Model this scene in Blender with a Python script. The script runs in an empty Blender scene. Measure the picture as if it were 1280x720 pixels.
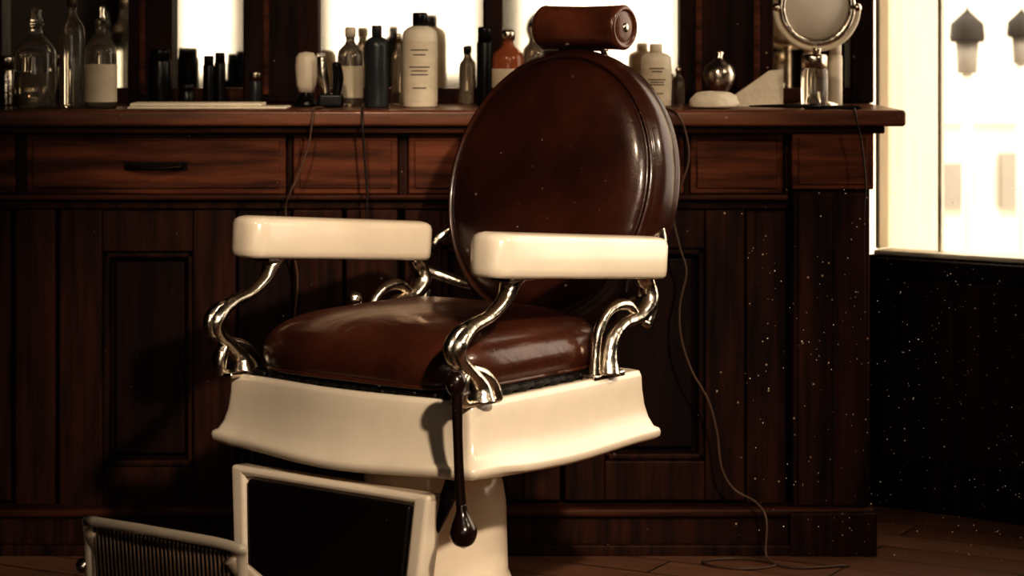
import bpy, math, random
from mathutils import Vector, Matrix, Quaternion
random.seed(3)
S=bpy.context.scene
PI=math.pi
# ------------------------------------------------------------ materials
def mat(name,col,rough=.5,metal=0,coat=0,trans=0,var=0.0,vscale=8,bump=0,bscale=60,vs=(1,1,1),col2=None,speck=False,spec=.5,ior=1.45,pos=(.33,.68),crease=0):
    m=bpy.data.materials.new(name); m.use_nodes=True
    nt=m.node_tree; N=nt.nodes; L=nt.links
    b=N['Principled BSDF']
    b.inputs['Base Color'].default_value=(*col,1)
    b.inputs['Roughness'].default_value=rough
    b.inputs['Metallic'].default_value=metal
    b.inputs['Coat Weight'].default_value=coat
    b.inputs['Coat Roughness'].default_value=.14
    b.inputs['Transmission Weight'].default_value=trans
    b.inputs['Specular IOR Level'].default_value=spec
    b.inputs['IOR'].default_value=ior
    tc=N.new('ShaderNodeTexCoord'); mp=N.new('ShaderNodeMapping'); mp.inputs['Scale'].default_value=vs
    L.new(tc.outputs['Object'],mp.inputs['Vector'])
    c2=col2 or tuple(c*(1-var) for c in col)
    if var>0 or col2:
        n=N.new('ShaderNodeTexNoise'); n.inputs['Scale'].default_value=vscale; n.inputs['Detail'].default_value=8; n.inputs['Roughness'].default_value=.6
        L.new(mp.outputs[0],n.inputs['Vector'])
        r=N.new('ShaderNodeValToRGB'); r.color_ramp.elements[0].position=pos[0]; r.color_ramp.elements[1].position=pos[1]
        r.color_ramp.elements[0].color=(*c2,1); r.color_ramp.elements[1].color=(*col,1)
        L.new(n.outputs['Fac'],r.inputs['Fac'])
        out=r.outputs['Color']
        if speck:
            v=N.new('ShaderNodeTexVoronoi'); v.inputs['Scale'].default_value=34
            L.new(tc.outputs['Object'],v.inputs['Vector'])
            lt=N.new('ShaderNodeMath'); lt.operation='LESS_THAN'; lt.inputs[1].default_value=.075
            L.new(v.outputs['Distance'],lt.inputs[0])
            sx=N.new('ShaderNodeSeparateXYZ'); L.new(tc.outputs['Object'],sx.inputs[0])
            gt=N.new('ShaderNodeMath'); gt.operation='GREATER_THAN'; gt.inputs[1].default_value=.45
            L.new(sx.outputs['X'],gt.inputs[0])
            mu=N.new('ShaderNodeMath'); mu.operation='MULTIPLY'; L.new(lt.outputs[0],mu.inputs[0]); L.new(gt.outputs[0],mu.inputs[1])
            mx=N.new('ShaderNodeMixRGB'); mx.inputs[2].default_value=(.6,.46,.35,1)
            L.new(mu.outputs[0],mx.inputs[0]); L.new(out,mx.inputs[1]); out=mx.outputs[0]
        L.new(out,b.inputs['Base Color'])
    nrm=None
    if bump>0:
        n2=N.new('ShaderNodeTexNoise'); n2.inputs['Scale'].default_value=bscale; n2.inputs['Detail'].default_value=4
        L.new(mp.outputs[0],n2.inputs['Vector'])
        bp=N.new('ShaderNodeBump'); bp.inputs['Strength'].default_value=bump; bp.inputs['Distance'].default_value=.004
        L.new(n2.outputs['Fac'],bp.inputs['Height']); nrm=bp.outputs[0]
    if crease>0:
        n3=N.new('ShaderNodeTexNoise'); n3.inputs['Scale'].default_value=11; n3.inputs['Detail'].default_value=3; n3.inputs['Distortion'].default_value=1.2
        L.new(tc.outputs['Object'],n3.inputs['Vector'])
        b3=N.new('ShaderNodeBump'); b3.inputs['Strength'].default_value=crease; b3.inputs['Distance'].default_value=.012
        L.new(n3.outputs['Fac'],b3.inputs['Height'])
        if nrm: L.new(nrm,b3.inputs['Normal'])
        nrm=b3.outputs[0]
    if nrm: L.new(nrm,b.inputs['Normal'])
    return m
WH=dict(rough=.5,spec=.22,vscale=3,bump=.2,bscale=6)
wood_d=mat('mahogany_drawer_lit',(.20,.070,.034),col2=(.035,.012,.007),vs=(1,14,14),**WH)  # same mahogany made brighter; light on the drawers put into the colour
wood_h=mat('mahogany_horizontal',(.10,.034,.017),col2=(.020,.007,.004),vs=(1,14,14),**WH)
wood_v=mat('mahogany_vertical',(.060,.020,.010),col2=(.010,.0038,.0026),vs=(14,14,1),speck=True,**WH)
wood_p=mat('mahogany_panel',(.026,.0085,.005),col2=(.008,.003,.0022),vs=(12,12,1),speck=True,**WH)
wood_top=mat('countertop_wood',(.25,.105,.058),rough=.33,coat=.15,col2=(.08,.029,.016),vs=(1,12,12),vscale=3)
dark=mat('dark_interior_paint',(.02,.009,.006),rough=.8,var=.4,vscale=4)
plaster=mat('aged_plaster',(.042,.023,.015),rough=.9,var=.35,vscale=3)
wain=mat('dark_wainscot',(.046,.017,.011),rough=.7,spec=.2,col2=(.016,.006,.0045),vs=(10,10,1),vscale=3,speck=True)
enamel=mat('cream_enamel',(.83,.71,.57),rough=.24,coat=.45,var=.12,vscale=5)
enamel2=mat('cream_enamel_worn',(.74,.60,.45),rough=.35,coat=.3,var=.3,vscale=9)
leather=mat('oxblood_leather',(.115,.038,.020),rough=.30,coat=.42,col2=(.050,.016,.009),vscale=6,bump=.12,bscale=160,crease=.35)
leather_h=mat('oxblood_leather_headrest_lit',(.17,.058,.031),rough=.32,coat=.4,col2=(.065,.020,.012),vscale=9,bump=.12,bscale=160,crease=.2)  # lit copy of the leather, its highlights put into the base colour
leather_b=mat('oxblood_leather_backrest_shaded',(.064,.020,.011),rough=.34,coat=.33,col2=(.018,.006,.004),vscale=4,bump=.10,bscale=160,crease=.12)  # shaded copy of the leather, dark reflection put into the base colour
leather_d=mat('dark_leather',(.009,.005,.004),rough=.5,coat=.0,var=.5,bump=.3,bscale=120)
chrome=mat('polished_nickel',(.84,.75,.64),rough=.25,metal=1,var=.4,vscale=22,bump=.6,bscale=45)
iron=mat('dark_iron',(.03,.018,.014),rough=.4,metal=.7,var=.5)
ribm=mat('footrest_rib_metal',(.24,.16,.11),rough=.45,metal=.3,var=.4)
black=mat('black_plastic',(.012,.010,.009),rough=.3,var=.3)
blackwood=mat('lever_handle_black',(.024,.010,.007),rough=.25,coat=.4,var=.4)
white=mat('white_plastic',(.80,.71,.58),rough=.4,var=.08)
cloth=mat('white_towel',(.85,.76,.63),rough=.9,var=.12,vscale=20,bump=.5,bscale=80)
glass=mat('clear_glass',(.96,.92,.83),rough=.03,trans=.93)
glass_t=mat('tinted_glass',(.62,.54,.43),rough=.05,trans=.8)
amber=mat('amber_tonic',(.55,.20,.10),rough=.1,trans=.55)
label=mat('paper_label',(.74,.65,.51),rough=.7,var=.15,vscale=30)
labeltxt=mat('label_ink',(.08,.05,.04),rough=.7,var=.1)
slate=mat('dark_slate_bottle',(.05,.055,.06),rough=.3,var=.3)
mirror=mat('mirror_silver',(.88,.80,.68),rough=.06,metal=1,var=.08)
frame_w=mat('white_window_paint',(.85,.78,.66),rough=.5,var=.08)
facade=mat('facade_render',(.86,.80,.70),rough=.9,var=.06,vscale=1)
facade_g=mat('facade_grey',(.34,.31,.27),rough=.8,var=.15,vscale=2)
lantern_m=mat('lantern_metal',(.055,.044,.036),rough=.6,var=.3)
pave=mat('pavement',(.6,.55,.48),rough=.9,var=.15,vscale=2)
rubber=mat('cord_rubber',(.03,.018,.014),rough=.45,var=.2)
rubber_l=mat('cord_rubber_tan',(.13,.08,.055),rough=.4,var=.2)
def floor_mat():
    m=bpy.data.materials.new('floor_planks'); m.use_nodes=True; nt=m.node_tree;N=nt.nodes;L=nt.links;b=N['Principled BSDF']
    tc=N.new('ShaderNodeTexCoord'); mp=N.new('ShaderNodeMapping'); mp.inputs['Rotation'].default_value=(0,0,.5)
    L.new(tc.outputs['Object'],mp.inputs[0])
    br=N.new('ShaderNodeTexBrick'); br.inputs['Scale'].default_value=1; br.inputs['Brick Width'].default_value=.7; br.inputs['Row Height'].default_value=.12
    br.inputs['Mortar Size'].default_value=.003
    br.inputs['Color1'].default_value=(.38,.195,.12,1); br.inputs['Color2'].default_value=(.27,.13,.075,1); br.inputs['Mortar'].default_value=(.04,.02,.012,1)
    L.new(mp.outputs[0],br.inputs[0])
    n=N.new('ShaderNodeTexNoise'); n.inputs['Scale'].default_value=6; n.inputs['Detail'].default_value=8
    m2=N.new('ShaderNodeMapping'); m2.inputs['Scale'].default_value=(1,12,1); L.new(mp.outputs[0],m2.inputs[0]); L.new(m2.outputs[0],n.inputs[0])
    mx=N.new('ShaderNodeMixRGB'); mx.blend_type='MULTIPLY'; mx.inputs[0].default_value=.7
    L.new(br.outputs[0],mx.inputs[1]); L.new(n.outputs['Fac'],mx.inputs[2]); L.new(mx.outputs[0],b.inputs['Base Color'])
    b.inputs['Roughness'].default_value=.45
    return m
floor_m=floor_mat()
def curtain_mat():
    m=bpy.data.materials.new('sheer_curtain'); m.use_nodes=True; nt=m.node_tree;N=nt.nodes;L=nt.links
    b=N['Principled BSDF']; b.inputs['Base Color'].default_value=(.9,.82,.68,1); b.inputs['Roughness'].default_value=.9
    t=N.new('ShaderNodeBsdfTranslucent')
    n=N.new('ShaderNodeTexNoise'); n.inputs['Scale'].default_value=6
    r=N.new('ShaderNodeValToRGB'); r.color_ramp.elements[0].color=(.72,.63,.51,1); r.color_ramp.elements[1].color=(.86,.79,.68,1)
    L.new(n.outputs['Fac'],r.inputs[0]); L.new(r.outputs[0],t.inputs[0])
    mx=N.new('ShaderNodeMixShader'); mx.inputs[0].default_value=.8
    L.new(b.outputs[0],mx.inputs[1]); L.new(t.outputs[0],mx.inputs[2]); L.new(mx.outputs[0],N['Material Output'].inputs[0])
    return m
curtain_m=curtain_mat()
# ------------------------------------------------------------ mesh helpers
def empty(name,loc=(0,0,0),rz=0):
    e=bpy.data.objects.new(name,None); e.location=loc; e.rotation_euler=(0,0,rz); e.empty_display_size=.1
    S.collection.objects.link(e); return e
def mk(name,vs,fs,m,parent=None,smooth=False,loc=(0,0,0),rot=(0,0,0),bevel=0,bseg=3,subsurf=0):
    me=bpy.data.meshes.new(name); me.from_pydata([tuple(v) for v in vs],[],fs); me.validate(); me.update()
    import bmesh
    bm=bmesh.new(); bm.from_mesh(me); bmesh.ops.recalc_face_normals(bm,faces=bm.faces); bm.to_mesh(me); bm.free()
    if smooth: me.polygons.foreach_set('use_smooth',[True]*len(me.polygons))
    o=bpy.data.objects.new(name,me); S.collection.objects.link(o); me.materials.append(m)
    o.location=loc; o.rotation_euler=rot
    if parent: o.parent=parent
    if bevel>0:
        b=o.modifiers.new('bevel','BEVEL'); b.width=bevel; b.segments=bseg; b.limit_method='ANGLE'; b.angle_limit=math.radians(35)
        me.polygons.foreach_set('use_smooth',[True]*len(me.polygons))
        w=o.modifiers.new('wn','WEIGHTED_NORMAL'); w.keep_sharp=True
    if subsurf:
        s=o.modifiers.new('sub','SUBSURF'); s.levels=subsurf; s.render_levels=subsurf
    return o
BF=[(0,1,2,3),(7,6,5,4),(0,4,5,1),(1,5,6,2),(2,6,7,3),(3,7,4,0)]
def box(name,x0,x1,y0,y1,z0,z1,m,parent=None,bevel=0,**k):
    v=[(x0,y0,z0),(x1,y0,z0),(x1,y1,z0),(x0,y1,z0),(x0,y0,z1),(x1,y0,z1),(x1,y1,z1),(x0,y1,z1)]
    return mk(name,v,BF,m,parent,bevel=bevel,**k)
def rings(name,R,m,parent=None,cap0=True,cap1=True,smooth=True,**k):
    n=len(R[0]); vs=[p for r in R for p in r]; fs=[]
    for i in range(len(R)-1):
        for j in range(n):
            a=i*n+j; b=i*n+(j+1)%n; fs.append((a,b,b+n,a+n))
    if cap0: fs.append(tuple(range(n))[::-1])
    if cap1: fs.append(tuple((len(R)-1)*n+j for j in range(n)))
    return mk(name,vs,fs,m,parent,smooth=smooth,**k)
def lathe(name,prof,m,parent=None,loc=(0,0,0),seg=32,sx=1,sy=1,rot=(0,0,0),**k):
    R=[[(max(r,1e-4)*sx*math.cos(2*PI*j/seg),max(r,1e-4)*sy*math.sin(2*PI*j/seg),z) for j in range(seg)] for r,z in prof]
    return rings(name,R,m,parent,loc=loc,rot=rot,**k)
def cat(P,n=8):
    P=[Vector(p) for p in P]; Q=[P[0]*2-P[1]]+P+[P[-1]*2-P[-2]]; out=[]
    for i in range(1,len(Q)-2):
        for k in range(n):
            t=k/n; a,b,c,d=Q[i-1],Q[i],Q[i+1],Q[i+2]
            out.append(.5*((2*b)+(c-a)*t+(2*a-5*b+4*c-d)*t*t+(3*b-a-3*c+d)*t**3))
    out.append(P[-1]); return out
def tube(name,P,rad,m,parent=None,n=8,seg=12,flat=1.0,**k):
    pts=cat(P,n)
    if not isinstance(rad,(list,tuple)): rad=[rad]*len(P)
    rr=[p.x for p in cat([(r,0,0) for r in rad],n)]
    T=[(pts[min(i+1,len(pts)-1)]-pts[max(i-1,0)]).normalized() for i in range(len(pts))]
    up=Vector((1,0,0)) if abs(T[0].x)<.8 else Vector((0,0,1))
    u=(up-T[0]*up.dot(T[0])).normalized(); R=[]
    for i,p in enumerate(pts):
        if i: 
            q=T[i-1].rotation_difference(T[i]); u=q@u; u=(u-T[i]*u.dot(T[i])).normalized()
        v=T[i].cross(u)
        R.append([p+(u*math.cos(2*PI*j/seg)*flat+v*math.sin(2*PI*j/seg))*max(rr[i],.0005) for j in range(seg)])
    return rings(name,R,m,parent,**k)
def ball(name,c,r,m,parent=None,s=(1,1,1),seg=20,**k):
    R=[]
    for i in range(1,seg//2):
        a=-PI/2+PI*i/(seg//2)
        R.append([(c[0]+r*s[0]*math.cos(a)*math.cos(2*PI*j/seg),c[1]+r*s[1]*math.cos(a)*math.sin(2*PI*j/seg),c[2]+r*s[2]*math.sin(a)) for j in range(seg)])
    return rings(name,R,m,parent,**k)
def sell(name,c,a,b,h,e,m,parent=None,seg=64,ev=.55,zlo=0,crown=0,**k):
    R=[];n=16
    def sp(x,p): return math.copysign(abs(x)**p,x)
    for i in range(n+1):
        t=PI/2*(i/n); rr=max(math.cos(t),0)**ev if i<n else .0; rr=max(rr,.004); z=math.sin(t)**.9*h+crown*(1-rr*rr)
        R.append([(c[0]+a*rr*sp(math.cos(2*PI*j/seg),e),c[1]+b*rr*sp(math.sin(2*PI*j/seg),e),c[2]+z) for j in range(seg)])
    lo=[[(c[0]+a*s*sp(math.cos(2*PI*j/seg),e),c[1]+b*s*sp(math.sin(2*PI*j/seg),e),c[2]+z) for j in range(seg)] for s,z in ((.94,-zlo),(.975,-zlo*.7),(.994,-zlo*.35))] if zlo else []
    return rings(name,lo+R,m,parent,**k)
# ------------------------------------------------------------ dimensions
F=2900.; H=1.142; DC=5.1
def cx(p): return (p-640)/F*DC
def cz(p): return H-(p-40)/F*DC
CT=.972
# ------------------------------------------------------------ room shell
BW=5.62
box('floor',-2.6,3.2,-2.7,5.9,-.06,0,floor_m)
box('ceiling',-2.6,3.2,-2.7,5.9,2.9,2.96,plaster)
box('wall_back',-2.6,.866,BW,BW+.15,0,2.9,dark)
box('wall_left',-2.6,-2.45,-2.55,BW,0,2.9,plaster)
box('wall_right',2.91,3.06,-2.55,4.19,0,2.9,plaster)
box('baseboard_left',-2.45,-2.43,-2.5,BW-.01,0,.14,wood_h,bevel=.004)
wins=[(-2.00,-1.62),(-1.12,-.18),(.02,1.0)]
wf=empty('wall_front')
xs=-2.6
for i,(a,b) in enumerate(wins):
    box('pier_%d'%i,xs,a,-2.7,-2.55,0,2.9,plaster,wf); xs=b
    box('apron_%d'%i,a,b,-2.7,-2.55,0,.86,plaster,wf); box('lintel_%d'%i,a,b,-2.7,-2.55,2.5,2.9,plaster,wf)
box('pier_end',xs,3.2,-2.7,-2.55,0,2.9,plaster,wf)
for i,(a,b) in enumerate(wins):
    w=empty('window_%d'%(i+2))
    box('jamb_l',a,a+.04,-2.66,-2.56,.86,2.5,wood_v,w); box('jamb_r',b-.04,b,-2.66,-2.56,.86,2.5,wood_v,w)
    box('sill',a,b,-2.66,-2.50,.86,.89,wood_h,w); box('head',a,b,-2.66,-2.56,2.46,2.5,wood_h,w)
    box('transom',a+.04,b-.04,-2.64,-2.6,1.9,1.94,wood_h,w)
    if i==1: box('mullion',a+.56,a+.60,-2.64,-2.6,.89,2.46,wood_v,w)
ang=math.radians(-35)
wr=empty('wall_right_bay',(.866,BW,0),ang)
SILL=.603
box('lower_wall',0,2.5,0,.14,0,SILL,wain,wr); box('header',0,2.5,0,.14,2.5,2.9,plaster,wr)
box('end_pier',2.1,2.5,0,.14,SILL,2.5,plaster,wr)
for i in range(11):
    box('wainscot_board_%d'%i,.03+i*.2,.03+i*.2+.19,-.012,0,.12,SILL-.05,wain,wr,bevel=.004)
box('wainscot_cap',0.02,2.4,-.02,0,SILL-.045,SILL-.004,wood_p,wr,bevel=.006)
box('base_skirting',0.02,2.4,-.022,0,0,.115,wood_p,wr,bevel=.006)
w=empty('window_1',(.866,BW,0),ang)
box('sill_board',0.01,2.1,-.0,.13,SILL,SILL+.012,frame_w,w,bevel=.004)
box('jamb_l',.0,.012,.03,.1,SILL+.012,2.5,frame_w,w,bevel=.004); box('jamb_r',2.06,2.1,.03,.1,SILL+.012,2.5,frame_w,w,bevel=.004)
for i,t in enumerate((.160,.95,1.55)): box('mullion_%d'%i,t-.005,t+.005,.05,.07,SILL+.012,2.5,frame_w,w,bevel=.003)
box('head',.02,2.06,.03,.1,2.46,2.5,frame_w,w,bevel=.004)
P=[];n=60
for i in range(n+1):
    t=.010+.144*i/n; P.append((t,.075+.0018*math.sin(i*.4)))
vs=[(a,b,SILL+.014) for a,b in P]+[(a,b,2.46) for a,b in P]
mk('sheer_curtain',vs,[(i,i+1,n+2+i,n+1+i) for i in range(n)],curtain_m,None,smooth=True,loc=(.866,BW,0),rot=(0,0,ang))
# ------------------------------------------------------------ outside
box('pavement_ground',-6,22,5.95,30,-.25,-.2,pave)
fb=empty('street_building')
box('facade',1.0,16,13.5,14,-.2,7,facade,fb)
for i in range(7):
    x=2.47+i*.36
    box('window_recess_%d'%i,x,x+(.24 if i%2 else .2),13.42,13.5,.12,.44 if i%2 else .38,facade_g,fb)
box('string_course',1.0,16,13.4,13.5,.62,.7,facade,fb)
def lantern(px,D,ty,by):
    s=D/F; X=(px-640)*s
    e=empty('street_lantern',(X,D,H-(by-40)*s)); h=(by-ty)*s
    lathe('lamp_glass',[(.0,0),(.16*h,.0),(.19*h,.55*h),(.0,.55*h)],facade_g,e,seg=6)
    lathe('cap',[(.27*h,.5*h),(.29*h,.58*h),(.27*h,.80*h),(.14*h,.92*h),(.03*h,1.02*h),(.0,1.12*h)],lantern_m,e,seg=12)
    tube('post',[(0,0,0),(0,0,-(H-(by-40)*s)/2),(0,0,-(H-(by-40)*s)-.2)],.02,facade,e)
lantern(1209,8.5,14,92); lantern(1277,8.5,14,80)
# ------------------------------------------------------------ cabinet
cab=empty('barber_cabinet')
XL=cx(-260)
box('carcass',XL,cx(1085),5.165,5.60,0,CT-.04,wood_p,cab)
def B(n,a,b,t,u,y0,m,y1=5.17,bev=.004): return box(n,cx(a),cx(b),y0,y1,cz(u),cz(t),m,cab,bevel=bev)
box('countertop',XL-.02,.8586,5.05,5.60,CT-.036,CT,wood_top,cab,bevel=.008)
box('cornice',XL,.815,5.07,5.17,CT-.052,CT-.036,wood_h,cab,bevel=.004)
for i,(a,b) in enumerate([(-250,18),(32,357),(366,497),(510,855),(863,980)]):
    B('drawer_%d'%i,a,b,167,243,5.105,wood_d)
    B('drawer_field_%d'%i,a+8,b-8,175,236,5.102,wood_d,5.11,.003)
B('rail_top',-260,1090,162,168,5.115,wood_v)
for i,(a,b) in enumerate([(18,32),(357,366),(497,510),(855,863),(980,988)]): B('divider_%d'%i,a,b,163,250,5.118,wood_v)
B('mid_moulding',-260,985,243,250,5.088,wood_h); B('mid_moulding_lower',-260,985,250,262,5.108,wood_v)
def pull(px,py):
    x=cx(px); z=cz(py)
    box('pull_plate',x-.070,x+.070,5.099,5.103,z-.008,z+.010,iron,cab,bevel=.001)
    tube('drawer_pull',[(x-.060,5.1,z+.004),(x-.055,5.085,z),(x,5.081,z-.004),(x+.055,5.085,z),(x+.060,5.1,z+.004)],[.004,.0035,.004,.0035,.004],iron,cab)
pull(195,208); pull(680,208); pull(-115,208)
def door(n,a,b,t,u,w):
    B(n+'_stile_l',a,a+w,t,u,5.115,wood_v); B(n+'_stile_r',b-w,b,t,u,5.115,wood_v)
    B(n+'_rail_t',a+w,b-w,t,t+w,5.118,wood_v,bev=.004); B(n+'_rail_b',a+w,b-w,u-w,u,5.118,wood_v)
    p=8
    for s,(q,r,c,d) in enumerate([(a+w,b-w,t+w,t+w+p),(a+w,b-w,u-w-p,u-w),(a+w,a+w+p,t+w,u-w),(b-w-p,b-w,t+w,u-w)]):
        B(n+'_mould_%d'%s,q,r,c,d,5.128,wood_v,5.17,.004)
    B(n+'_panel',a+w+12,b-w-12,t+w+12,u-w-12,5.150,wood_p,5.17,.008)
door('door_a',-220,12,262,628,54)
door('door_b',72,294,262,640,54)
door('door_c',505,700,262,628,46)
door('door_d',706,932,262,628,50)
B('stile_left',18,68,262,632,5.105,wood_v); B('stile_mid_l',296,364,262,632,5.12,wood_p)
B('pilaster_mid',366,428,262,632,5.095,wood_v); B('pilaster_mid_b',432,497,262,632,5.10,wood_v)
B('stile_right',934,984,262,632,5.12,wood_v)
B('corner_block',988,1090,163,236,5.075,wood_d); B('corner_block_field',996,1082,170,230,5.072,wood_d,5.08,.003)
B('corner_pilaster',990,1086,236,636,5.085,wood_v)
for i in range(2): B('pilaster_board_%d'%i,996+i*44,1036+i*44,242,630,5.080,wood_v,5.09,.003)
B('base_moulding',-260,1090,632,643,5.062,wood_h,bev=.006); B('plinth',-260,1088,643,690,5.075,wood_v)
B('plinth_toe',-260,1092,676,690,5.055,wood_v); B('corner_plinth',984,1092,636,690,5.05,wood_v)
# ------------------------------------------------------------ mirror back
mb=empty('mirror_backboard')
def bx(p,D=5.55): return (p-640)/F*D
def stile(n,a,b,y=5.53,m=wood_v): box(n,bx(a),bx(b),y,5.612,CT,2.3,m,mb,bevel=.006)
for i,(a,b) in enumerate([(-330,-280),(-60,4),(162,216),(305,398),(604,628),(850,966),(1062,1091)]): stile('mirror_stile_%d'%i,a,b)
for a,b in ((176,184),(330,338),(868,876),(940,948)): box('bead',bx(a),bx(b),5.518,5.53,CT+.02,2.25,wood_d,mb,bevel=.003)
box('mirror_head',bx(-330),bx(1091),5.50,5.612,2.3,2.42,wood_h,mb,bevel=.01)
box('mirror_bottom_rail',bx(-330),bx(1091),5.54,5.612,CT,CT+.035,wood_h,mb,bevel=.004)
box('mirror_glass',bx(-300),bx(1070),5.585,5.59,CT+.03,2.32,mirror,mb)
# ------------------------------------------------------------ barber chair
A=math.radians(-38)
ch=empty('barber_chair',(-.141,4.38,0),A)
def outline(w,d,bul,r=.02,n=28):
    pts=[]
    for i in range(n+1):
        x=-w+r+(2*w-2*r)*i/n; u=x/(w-r); pts.append((x,-d-bul*(.5+.5*math.cos(PI*u))))
    for k in range(1,6): a=-PI/2+PI/2*k/6; pts.append((w-r+r*math.cos(a),-d+r+r*math.sin(a)))
    for i in range(9): pts.append((w,-d+r+(2*d-2*r)*i/8))
    for k in range(1,6): a=PI/2*k/6; pts.append((w-r+r*math.cos(a),d-r+r*math.sin(a)))
    for i in range(9): pts.append((w-r-(2*w-2*r)*i/8,d))
    for k in range(1,6): a=PI/2+PI/2*k/6; pts.append((-w+r+r*math.cos(a),d-r+r*math.sin(a)))
    for i in range(9): pts.append((-w,d-r-(2*d-2*r)*i/8))
    for k in range(1,6): a=PI+PI/2*k/6; pts.append((-w+r+r*math.cos(a),-d+r+r*math.sin(a)))
    return pts
def wav(x,y,k):
    return -k*.0045*math.cos(2*PI*x/.6)*(1 if y<-.2 else 0) - k*.004*math.cos(2*PI*y/.5)*(1 if abs(x)>.28 else 0)
lv=[(.270,.238,.497,0,.020),(.284,.250,.502,0,.022),(.292,.257,.500,0,.022),(.295,.260,.490,0,.022),(.296,.261,.465,0,.022),(.299,.264,.435,.2,.022),(.304,.270,.410,.6,.024),(.311,.278,.391,1,.026),(.3185,.2855,.387,1,.027),(.3205,.2875,.381,1,.027),(.3195,.2865,.372,1,.027),(.312,.280,.366,1,.024),(.275,.245,.370,.5,.02)]
R=[[(x,y,z+wav(x,y,k)) for x,y in outline(w_,d_,b_,.014)] for w_,d_,z,k,b_ in lv]
rings('seat_apron',R,enamel,ch)
box('apron_underside',-.26,.26,-.22,.22,.380,.40,iron,ch)
sell('cushion_base',(0,-.005,.501),.262,.245,.024,.30,leather_d,ch,ev=.2)
for k in range(11):
    x=-.230+.46*k/10; ball('tuft_%d'%k,(x,-.246,.505),.013,leather_d,ch,seg=12,s=(1.7,.5,.75))
for k in range(10):
    y=-.21+.42*k/9
    ball('tuft_side_%d'%k,(.259,y,.504),.011,leather_d,ch,seg=12,s=(.45,1.8,.75)); ball('tuft_sidel_%d'%k,(-.259,y,.504),.011,leather_d,ch,seg=12,s=(.45,1.8,.75))
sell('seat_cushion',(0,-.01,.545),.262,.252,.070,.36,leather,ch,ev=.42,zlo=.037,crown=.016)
tube('cushion_piping',[( .254*math.copysign(abs(math.cos(t))**.36,math.cos(t)),-.01+.245*math.copysign(abs(math.sin(t))**.36,math.sin(t)),.517) for t in [2*PI*q/48+.01 for q in range(49)]],.0045,leather,ch,n=3,seg=8)
def arm(sgn):
    def st(w,l,r):
        p=[]
        for (qx,qy,a0) in ((w-r,l-r,0),(-w+r,l-r,PI/2),(-w+r,-l+r,PI),(w-r,-l+r,3*PI/2)):
            for k in range(9): a=a0+PI/2*k/8; p.append((qx+r*math.cos(a),qy+r*math.sin(a)))
        return p
    prof=[(-.016,-.041),(-.006,-.040),(-.001,-.034),(0,-.024),(0,.022),(-.003,.031),(-.010,.036),(-.022,.039)]
    R=[[(x,y,z) for x,y in st(.044+d,.268+d,.038+d*.8)] for d,z in prof]
    rings('arm_pad_%s'%('r' if sgn>0 else 'l'),R,enamel,ch,loc=(sgn*.292+.002,.034,.735),rot=(-.085,0,0))
    X=sgn*.29
    T=tube
    T('arm_bracket_front',[(X,-.135,.714),(X,-.150,.694),(X,-.165,.672),(X,-.205,.648),(X,-.262,.632),(X,-.300,.606),(X,-.292,.580),(X,-.262,.556),(X,-.235,.53),(X,-.232,.502)],[.020,.015,.012,.011,.013,.018,.014,.013,.016,.024],chrome,ch,flat=1.3,seg=14)
    T('bracket_scroll',[(X,-.262,.632),(X,-.290,.628),(X,-.313,.607),(X,-.308,.583),(X,-.288,.580),(X,-.284,.598)],[.010,.011,.012,.010,.008,.005],chrome,ch,seg=10)
    T('bracket_leaf',[(X,-.262,.565),(X,-.283,.54),(X,-.285,.512),(X,-.268,.502)],[.008,.014,.012,.008],chrome,ch,seg=10)
    T('bracket_leaf_b',[(X,-.262,.562),(X,-.225,.548),(X,-.195,.525),(X,-.185,.502)],[.010,.013,.011,.012],chrome,ch,seg=10)
    box('bracket_top_plate',X-.022,X+.022,-.175,-.095,.703,.714,chrome,ch,bevel=.003)
    box('bracket_foot',X-.028,X+.008,-.285,-.175,.496,.508,chrome,ch,bevel=.005) if sgn>0 else box('bracket_foot',X-.008,X+.028,-.285,-.175,.496,.508,chrome,ch,bevel=.005)
    Xr=sgn*.282
    T('arm_bracket_rear',[(Xr,.262,.690),(Xr,.285,.660),(Xr,.288,.628),(Xr,.255,.602),(Xr,.205,.592),(Xr,.168,.572),(Xr,.155,.540),(Xr,.150,.503)],[.016,.015,.018,.015,.013,.015,.017,.024],chrome,ch,flat=1.3)
    T('rear_brace',[(Xr,.255,.602),(Xr,.215,.628),(Xr,.165,.622),(Xr,.13,.590),(Xr,.120,.55),(Xr,.115,.503)],[.010,.012,.010,.010,.009,.012],chrome,ch)
    T('rear_scroll',[(Xr,.288,.640),(Xr,.300,.61),(Xr,.290,.585),(Xr,.270,.59)],[.012,.012,.010,.006],chrome,ch)
    T('back_hinge_arm',[(Xr,.262,.70),(Xr,.315,.690),(Xr,.335,.71),(Xr*.93,.365,.735),(Xr*.88,.38,.76)],[.012,.014,.013,.012,.010],chrome,ch)
    T('back_lower_arm',[(Xr,.285,.655),(Xr*.9,.315,.64),(Xr*.75,.335,.625),(Xr*.55,.345,.62)],[.014,.013,.012,.010],chrome,ch)
    ball('hinge_boss',(Xr,.276,.675),.024,chrome,ch,s=(.7,1,1))
    box('rear_foot',Xr-.018,Xr+.012,.10,.20,.496,.508,chrome,ch,bevel=.004)
arm(1); arm(-1)
lathe('recline_knob',[(.006,0),(.006,.095),(.012,.10),(.016,.112),(.013,.124),(.0,.130)],chrome,ch,loc=(-.268,.065,.50),seg=16)
rx,rz_=.266,.287
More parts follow.
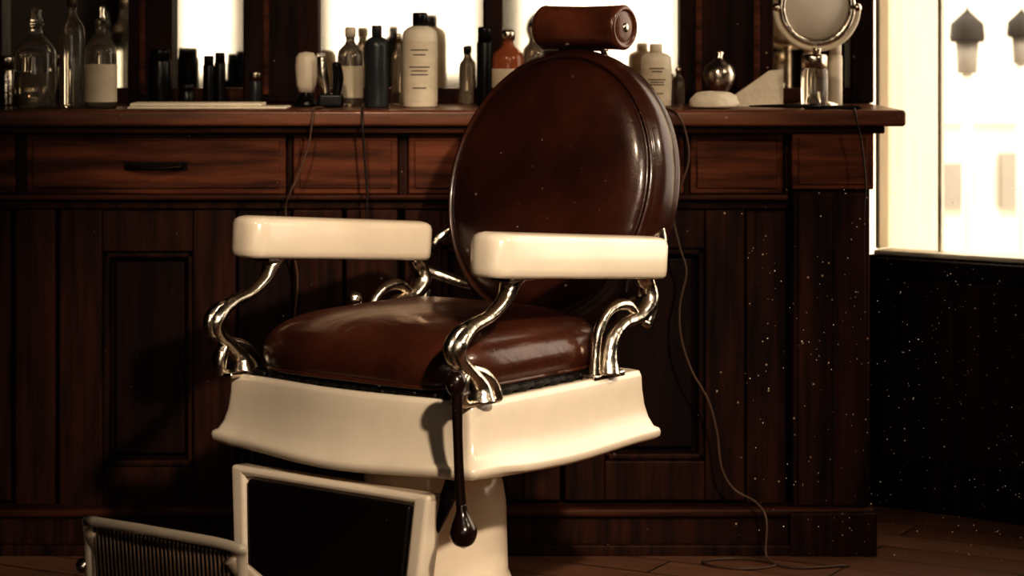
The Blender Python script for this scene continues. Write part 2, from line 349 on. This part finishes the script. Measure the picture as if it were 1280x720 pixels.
prof=[(0,.040),(.2,.0395),(.4,.037),(.6,.032),(.75,.026),(.85,.018),(.895,.008),(.905,.0),(.912,.004),(.925,.010),(.94,.010),(.952,.002),(.96,-.002),(.985,-.008),(1.0,-.022),(1.004,-.04),(.998,-.056),(.985,-.060),(.985,-.064),(.995,-.070),(.985,-.078),(.95,-.084),(.7,-.092),(0,-.095)]
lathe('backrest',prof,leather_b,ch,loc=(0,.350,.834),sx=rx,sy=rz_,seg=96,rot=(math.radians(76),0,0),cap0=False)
q=.88
hp=[(.0,-.118*q),(.018,-.118*q),(.03,-.114*q),(.034,-.112*q),(.036,-.118*q),(.041,-.118*q),(.046,-.111*q),(.045,-.1*q),(.044,-.06*q),(.043,0),(.044,.06*q),(.045,.1*q),(.046,.111*q),(.041,.118*q),(.036,.118*q),(.034,.112*q),(.03,.114*q),(.018,.118*q),(0,.118*q)]
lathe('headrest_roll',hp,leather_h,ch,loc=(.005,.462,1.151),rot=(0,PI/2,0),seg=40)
ball('headrest_button',(.109,.462,1.151),.010,chrome,ch,s=(.5,1,1)); ball('headrest_button_l',(-.099,.462,1.151),.010,chrome,ch,s=(.5,1,1))
for s in (-1,1):
    tube('headrest_post_%d'%s,[(s*.04,.47,1.115),(s*.04,.49,1.09),(s*.04,.485,1.04),(s*.04,.47,.98)],.007,chrome,ch)
box('headrest_bracket',-.06,.06,.455,.475,1.103,1.116,chrome,ch,bevel=.004)
box('back_post_plate',-.05,.05,.455,.475,.90,1.02,iron,ch,bevel=.004)
X,Y=.322,-.332
tube('lever_shaft',[(X-.004,Y,.565),(X-.002,Y,.52),(X,Y,.46),(X+.004,Y,.38),(X+.008,Y,.335)],[.012,.010,.0085,.0085,.009],blackwood,ch)
tube('lever_handle',[(X+.008,Y,.345),(X+.009,Y,.330),(X+.010,Y,.315),(X+.012,Y,.298),(X+.012,Y,.280),(X+.012,Y,.272)],[.008,.011,.018,.0235,.017,.004],blackwood,ch,seg=20)
ball('lever_head',(X-.004,Y,.548),.020,blackwood,ch,s=(.9,.9,1.15))
tube('lever_pivot',[(X-.004,Y,.53),(.29,-.28,.525),(.27,-.25,.515)],[.012,.012,.012],iron,ch)
lp=[(-.250,-.285,.341),(.232,-.285,.341),(.205,-.300,.085),(-.225,-.300,.085)]
def legframe():
    def bil(u,v,o):
        a=Vector(lp[0]).lerp(Vector(lp[1]),u); b=Vector(lp[3]).lerp(Vector(lp[2]),u); p=a.lerp(b,v); return p+Vector((0,-1,.06)).normalized()*o
    def slab(n,u0,u1,v0,v1,o0,o1,m,bev):
        v=[bil(u0,v1,o0),bil(u1,v1,o0),bil(u1,v0,o0),bil(u0,v0,o0),bil(u0,v1,o1),bil(u1,v1,o1),bil(u1,v0,o1),bil(u0,v0,o1)]
        mk(n,v,BF,m,ch,bevel=bev)
    slab('legrest_back',.02,.98,.02,.98,-.03,.004,enamel2,.01)
    slab('legrest_frame_top',0,1,0,.075,-.03,.016,enamel,.009); slab('legrest_frame_bottom',0,1,.91,1,-.03,.016,enamel,.009)
    slab('legrest_frame_l',0,.075,.0,1,-.03,.0162,enamel,.009); slab('legrest_frame_r',.925,1,.0,1,-.03,.0162,enamel,.009)
    slab('legrest_panel',.088,.912,.09,.90,.0,.014,leather_d,.006)
legframe()
for s in (-1,1):
    tube('legrest_arm_%d'%s,[(s*.235,-.235,.395),(s*.245,-.245,.37),(s*.235,-.255,.33),(s*.200,-.275,.24)],[.012,.016,.014,.010],iron,ch)
    tube('footrest_arm_%d'%s,[(s*.17,-.305,.10),(s*.185,-.43,.105),(s*.185,-.58,.18),(s*.175,-.68,.262),(s*.165,-.715,.300)],[.014,.016,.017,.016,.012],enamel2,ch)
fr=[(-.175,-.715,.316),(.172,-.715,.318),(.165,-.690,.10),(-.165,-.690,.10)]
tube('footrest_rim',[fr[0],((fr[0][0]+fr[1][0])/2,-.722,.321),fr[1],(.180,-.705,.29),fr[2],(0,-.692,.095),fr[3],(-.182,-.705,.29),fr[0]],.009,enamel,ch,n=8)
for k in range(34):
    x=-.157+.314*k/33; tube('footrest_rib_%d'%k,[(x,-.714,.308),(x,-.704,.2),(x,-.690,.105)],.0026,ribm,ch,n=2,seg=6)
mk('footrest_plate',[(-.165,-.700,.315),(.165,-.700,.315),(.16,-.680,.10),(-.16,-.680,.10),(-.165,-.708,.315),(.165,-.708,.315),(.16,-.688,.10),(-.16,-.688,.10)],BF,iron,ch)
ball('footrest_knob',(-.195,-.705,.235),.013,chrome,ch)
lathe('pedestal_column',[(0,.40),(.055,.40),(.05,.37),(.05,.32),(0,.32)],iron,ch,seg=32)
lathe('pedestal',[(.0,.338),(.070,.338),(.095,.334),(.113,.320),(.124,.295),(.130,.26),(.132,.20),(.134,.13),(.15,.09),(.21,.055),(.27,.04),(.29,.03),(.295,.0),(0,0)],enamel,ch,seg=48)
lathe('mechanism_drum',[(0,-.08),(.04,-.08),(.046,-.07),(.046,.07),(.04,.08),(0,.08)],enamel2,ch,loc=(.09,-.18,.335),rot=(0,PI/2,0),seg=28)
# ------------------------------------------------------------ cords
def W(px,py,D): return ((px-640)/F*D,D,H-(py-40)/F*D)
def cord(pts,m=rubber,r=.0028):
    return tube('power_cord',pts,r,m,None,n=6,seg=8)
CF=5.035
cord([(bx(404,5.12),5.12,CT+.004),(bx(394,5.07),5.07,CT+.004),W(391,146,CF),W(386,180,CF),W(374,215,CF),W(362,243,CF),W(357,262,CF+.02),W(362,300,5.06),W(372,345,5.07),W(368,400,5.07)],rubber_l,.0023)
cord([(bx(455,5.12),5.12,CT+.004),(bx(453,5.07),5.07,CT+.004),W(453,150,CF),W(455,190,CF),W(459,243,CF),W(457,300,CF)],rubber,.0025)
cord([(bx(812,5.12),5.12,CT+.004),(bx(830,5.08),5.08,CT+.004),W(846,142,CF),W(857,165,CF),W(861,200,CF),W(850,236,CF),W(841,268,CF),W(850,310,CF),W(858,340,CF),W(850,380,CF),W(851,420,CF),W(864,462,CF),W(885,500,CF),W(896,540,CF),W(902,585,CF),W(918,612,CF),W(945,628,5.02),W(958,650,5.0),(.545,4.98,.02),(.56,4.95,.004),(.50,4.92,.004),(.44,4.94,.004),(.41,4.98,.004),(.44,5.01,.004),(.52,5.0,.006),(.60,4.93,.004),(.72,4.95,.004)],rubber_l,.0027)
cord([(bx(1065,5.2),5.2,CT+.004),(bx(1068,5.08),5.08,CT+.004),W(1070,146,CF),W(1077,180,CF),W(1082,230,CF),W(1080,262,CF)],rubber,.002)
# ------------------------------------------------------------ counter items
def at(px,D): return ((px-640)/F*D,D,CT+.0005)
def bottle(name,px,D,hw,top,m,shape='round',capm=black,lab=None,txt=False,seg=28):
    by=40+(H-CT)*F/D; h=(by-top)*D/F; r=hw*D/F
    e=empty(name,at(px,D))
    if shape=='decanter':
        lathe('body',[(0,0),(r*.95,0),(r,.03*h),(r,.5*h),(r*.93,.58*h),(r*.6,.67*h),(r*.35,.72*h),(r*.28,.8*h),(r*.42,.815*h),(r*.42,.835*h),(0,.835*h)],m,e,seg=seg)
        lathe('stopper',[(0,.83*h),(r*.3,.84*h),(r*.35,.87*h),(r*.25,.90*h),(r*.3,.95*h),(r*.2,.99*h),(0,1.0*h)],capm,e,seg=seg)
        lathe('tonic_liquid',[(0,.03*h),(r*.88,.03*h),(r*.88,.36*h),(0,.36*h)],glass_t,e,seg=seg)
    elif shape=='can':
        lathe('body',[(0,0),(r*.95,0),(r,.02*h),(r,.78*h),(r*.9,.82*h),(0,.82*h)],m,e,seg=seg)
        lathe('cap',[(0,.82*h),(r*.86,.82*h),(r*.86,.97*h),(r*.8,1.0*h),(0,1.0*h)],capm,e,seg=seg)
    elif shape=='lotion':
        lathe('body',[(0,0),(r*.95,0),(r,.02*h),(r,.74*h),(r*.94,.80*h),(r*.7,.84*h),(r*.45,.86*h),(0,.86*h)],m,e,seg=seg)
        lathe('cap',[(0,.85*h),(r*.42,.85*h),(r*.42,.98*h),(r*.38,1.0*h),(0,1.0*h)],capm,e,seg=seg)
    elif shape=='jar':
        lathe('body',[(0,0),(r*.9,0),(r,.05*h),(r,.7*h),(r*.85,.75*h),(0,.75*h)],m,e,seg=seg)
        lathe('lid',[(0,.74*h),(r*.95,.74*h),(r*.95,.95*h),(r*.85,1.0*h),(0,1.0*h)],capm,e,seg=seg)
    else:
        lathe('body',[(0,0),(r*.93,0),(r,.03*h),(r,.62*h),(r*.9,.70*h),(r*.45,.78*h),(r*.34,.82*h),(r*.34,.9*h),(0,.9*h)],m,e,seg=seg)
        lathe('cap',[(0,.87*h),(r*.42,.87*h),(r*.44,.97*h),(r*.36,1.0*h),(0,1.0*h)],capm,e,seg=seg)
    if lab:
        a,b=lab; lathe('label',[(r*1.015,a*h),(r*1.02,b*h)],label,e,seg=seg,cap0=False,cap1=False)
    if txt:
        for q,(zz,ww) in enumerate([(.60,.5),(.55,.35),(.42,.6),(.38,.45),(.34,.5),(.2,.4)]):
            n=8; v=[];
            for i in range(n+1):
                a=-PI/2-ww+2*ww*i/n; v.append((r*1.03*math.cos(a),r*1.03*math.sin(a),zz*h))
            v+= [(a_,b_,zz*h+.0022) for a_,b_,_ in v]
            mk('label_line_%d'%q,v,[(i,i+1,n+2+i,n+1+i) for i in range(n)],labeltxt,e)
    return e
bottle('glass_decanter',44,5.16,26,8,glass,'decanter',glass)
bottle('tonic_bottle',90,5.24,16,-10,glass,'round',chrome)
bottle('tonic_bottle',126,5.17,20,5,glass,'decanter',chrome,lab=(.06,.42))
bottle('metal_cup',8,5.3,9,70,chrome,'jar',chrome)
bottle('pomade_tube',200,5.35,14,62,black,'can',black)
bottle('pomade_tube',261,5.36,7,70,black,'can',black); bottle('pomade_tube',275,5.38,7,66,black,'can',black)
bottle('pomade_jar',319,5.4,8,90,slate,'jar',chrome)
bottle('shaving_cream_jar',233,5.25,10,106,black,'jar',black)
bottle('lotion_bottle',438,5.36,16,34,glass,'round',white,lab=(.1,.5))
bottle('hair_spray_bottle',471,5.22,15,32,slate,'lotion',slate)
bottle('shampoo_bottle',525,5.24,22,16,white,'lotion',black,lab=(.06,.70),txt=True)
bottle('tonic_bottle',498,5.42,9,42,glass_t,'round',chrome)
bottle('aftershave_bottle',606,5.36,10,34,black,'can',black)
bottle('tonic_bottle',635,5.25,20,38,amber,'round',chrome,lab=(.25,.5))
bottle('tonic_bottle',668,5.35,13,34,glass_t,'round',white)
bottle('hair_spray_bottle',583,5.46,9,58,glass_t,'round',black)
bottle('lotion_bottle',820,5.3,19,55,white,'lotion',white,lab=(.1,.6),txt=True)
bottle('cologne_bottle',848,5.42,8,85,glass,'round',chrome)
bottle('talc_bottle',1044,5.35,9,55,white,'can',white)
bottle('disinfectant_jar',1018,5.22,17,68,glass,'jar',chrome)
e=empty('hair_clipper',at(383,5.3))
lathe('stand',[(0,0),(.028,0),(.03,.006),(.022,.014),(.012,.03),(.012,.04),(0,.04)],black,e,seg=24)
lathe('clipper_body',[(0,.030),(.018,.032),(.023,.05),(.026,.09),(.024,.112),(.017,.122),(0,.125)],white,e,seg=24,sy=.8)
e=empty('clipper_charger',at(414,5.24))
box('dock',-.028,.028,-.025,.025,0,.03,black,e,bevel=.006)
tube('clipper_a',[(-.012,0,.028),(-.018,-.004,.07),(-.022,-.006,.115)],[.010,.013,.010],chrome,e)
tube('clipper_b',[(.012,0,.028),(.016,-.002,.065),(.012,-.01,.10)],[.009,.012,.010],black,e)
box('blade',-.032,-.012,-.012,.0,.113,.122,chrome,e,bevel=.001)
e=empty('folded_towel',at(262,5.13))
box('lower_fold',-.175,.175,-.05,.06,0,.006,cloth,e,bevel=.003); box('upper_fold',-.17,.12,-.045,.055,.006,.014,cloth,e,bevel=.003)
def crump(name,px,D,a,b,h,seed):
    random.seed(seed); R=[];sg=26
    for i in range(9):
        t=PI/2*i/8; R.append([(a*math.cos(t)**.6*math.cos(2*PI*j/sg)*(1+.22*random.random()) if i<8 else .002*math.cos(2*PI*j/sg),b*(max(math.cos(t),0)**.6)*math.sin(2*PI*j/sg)*(1+.2*random.random()) if i<8 else .002*math.sin(2*PI*j/sg),h*math.sin(t)*(1 if i==0 else 1+.15*random.random())) for j in range(sg)])
    e=empty(name,at(px,D)); rings('cloth',R,cloth,e,subsurf=1)
crump('crumpled_towel',893,5.14,.052,.04,.036,4)
e=empty('folded_card',at(945,5.28))
mk('card',[(-.085,-.02,0),(.06,-.02,0),(.06,.03,0),(-.085,.03,0),(.03,.0,.082),(.062,.0,.085)],[(0,1,5,4),(3,2,5,4),(0,3,4),(1,2,5),(0,1,2,3)],cloth,e)
e=empty('crystal_shaving_mug',at(899,5.40))
lathe('bowl',[(0,0),(.026,0),(.028,.006),(.014,.014),(.016,.024),(.034,.045),(.040,.07),(.034,.090),(.016,.103),(.008,.112),(.012,.122),(0,.130)],chrome,e,seg=12)
e=empty('barber_scissors',at(985,5.12))
tube('blade_a',[(-.085,.0,.006),(-.01,.004,.006),(.03,.012,.006)],[.001,.004,.004],iron,e)
tube('blade_b',[(-.085,.012,.006),(-.01,.008,.006),(.03,.0,.006)],[.001,.004,.004],iron,e)
for s in (0,1): tube('ring_%d'%s,[(.05+.018*math.cos(t),(-.014 if s else .026)+.014*math.sin(t),.006) for t in [2*PI*q/12 for q in range(13)]],.0035,black,e,n=3,seg=8)
e=empty('comb',at(1040,5.10))
box('spine',-.06,.06,-.004,.004,0,.008,black,e,bevel=.001)
for k in range(30): box('tooth_%d'%k,-.058+k*.004,-.056+k*.004,-.026,-.003,.001,.006,black,e)
e=empty('shaving_mirror',at(1021,5.3))
zc=H-(10-40)/F*5.3-CT; rr=.080
lathe('foot',[(0,0),(.05,0),(.05,.006),(.02,.014),(.009,.03),(.009,zc-rr-.02),(.014,zc-rr-.012),(0,zc-rr-.01)],chrome,e,seg=28)
def ringpts(r,c,y=0,a0=0,a1=2*PI,n=40): return [(r*math.cos(a0+(a1-a0)*q/n),y,c+r*math.sin(a0+(a1-a0)*q/n)) for q in range(n+1)]
tube('yoke',ringpts(rr+.014,zc,0,PI*1.02,PI*1.98,24),.007,white,e,n=2)
tube('rim',ringpts(rr,zc),.010,chrome,e,n=2,seg=12)
lathe('glass',[(0,.004),(rr-.004,.002),(rr-.004,-.006),(0,-.006)],mat('mirror_painted_reflection',(.95,.89,.79),rough=.4,var=.06,vscale=12),e,loc=(0,0,zc),rot=(PI/2+.1,0,0),seg=48)  # pale matte colour painted in place of a bright mirror reflection
for s in (-1,1): ball('pivot_%d'%s,(s*(rr+.012),0,zc),.011,chrome,e)
# airborne dust (one mesh of tiny flakes)
random.seed(11); vs=[];fs=[]
def flake(px,py,D,r):
    c=Vector(W(px,py,D)); b=len(vs)
    for d in ((1,0,0),(-1,0,0),(0,1,0),(0,-1,0),(0,0,1),(0,0,-1)): vs.append(c+Vector(d)*r*random.uniform(.7,1.1))
    for f in ((0,2,4),(2,1,4),(1,3,4),(3,0,4),(2,0,5),(1,2,5),(3,1,5),(0,3,5)): fs.append(tuple(b+i for i in f))
for i in range(380): flake(920+360*random.random()**.8,random.uniform(235,700),random.uniform(3.9,4.6),random.choice((.0008,.0009,.0011,.0015)))
for i in range(110): flake(random.uniform(100,940),random.uniform(20,700),random.uniform(3.2,3.7),random.choice((.0005,.0006,.0009)))
for i in range(60): flake(random.uniform(1120,1280),random.uniform(20,300),random.uniform(3.9,4.6),.0007)
mk('airborne_dust',vs,fs,mat('dust_flakes',(.95,.86,.74),rough=.9,var=.1),None)
# ------------------------------------------------------------ lights
W0=bpy.data.worlds.new('world'); S.world=W0; W0.use_nodes=True
bg=W0.node_tree.nodes['Background']; bg.inputs[0].default_value=(1,.89,.74,1); bg.inputs[1].default_value=2.7
sd=bpy.data.lights.new('sun','SUN'); sd.energy=.9; sd.color=(1,.93,.8); sd.angle=.02
so=bpy.data.objects.new('sun',sd); S.collection.objects.link(so); so.rotation_euler=(math.radians(48),0,math.radians(12)); so.location=(0,8,6)
def spot(loc,target,energy,size,angle,col,blend=.6):
    e=empty('added_spotlight',loc)  # made-up lamp with shade and stem, added to light chair and counter
    d=(Vector(target)-Vector(loc)).normalized(); q=d.to_track_quat('-Z','Y'); e.rotation_euler=q.to_euler()
    lathe('added_spot_shade',[(.05,.16),(.06,.14),(.075,.02),(.075,.012),(.066,.012),(.055,.13),(.0,.14)],iron,e,seg=28,cap0=False)
    ld=bpy.data.lights.new('added_spot_light','SPOT'); ld.energy=energy; ld.shadow_soft_size=size; ld.spot_size=math.radians(angle); ld.spot_blend=blend; ld.color=col
    lo=bpy.data.objects.new('added_spot_light',ld); S.collection.objects.link(lo); lo.parent=e; lo.location=(0,0,0)
    up=Vector((0,0,2.9-loc[2])); inv=q.inverted()
    tube('added_spot_stem',[inv@Vector((0,0,0))+Vector((0,0,.14)),inv@up*.6+Vector((0,0,.08)),inv@up],.008,iron,e)
spot((.95,.9,2.5),(-.08,4.3,.58),490,.08,27,(1,.86,.69),1)
spot((-.5,2.4,2.65),(-.05,5.2,1.05),115,.06,42,(1,.80,.58),1)
spot((2.1,3.3,2.6),(.45,4.45,.60),80,.10,58,(1,.85,.65),1)
# ------------------------------------------------------------ camera
cd=bpy.data.cameras.new('camera'); co=bpy.data.objects.new('camera',cd); S.collection.objects.link(co)
co.location=(0,0,H); co.rotation_euler=(PI/2,0,0); cd.sensor_width=36; cd.lens=F/1280*36; cd.shift_y=-.25
cd.clip_start=.05; cd.dof.use_dof=True; cd.dof.focus_distance=4.35; cd.dof.aperture_fstop=4.5
S.camera=co
S.view_settings.view_transform='Standard'
try: S.view_settings.look='High Contrast'
except Exception as ex: print(ex)
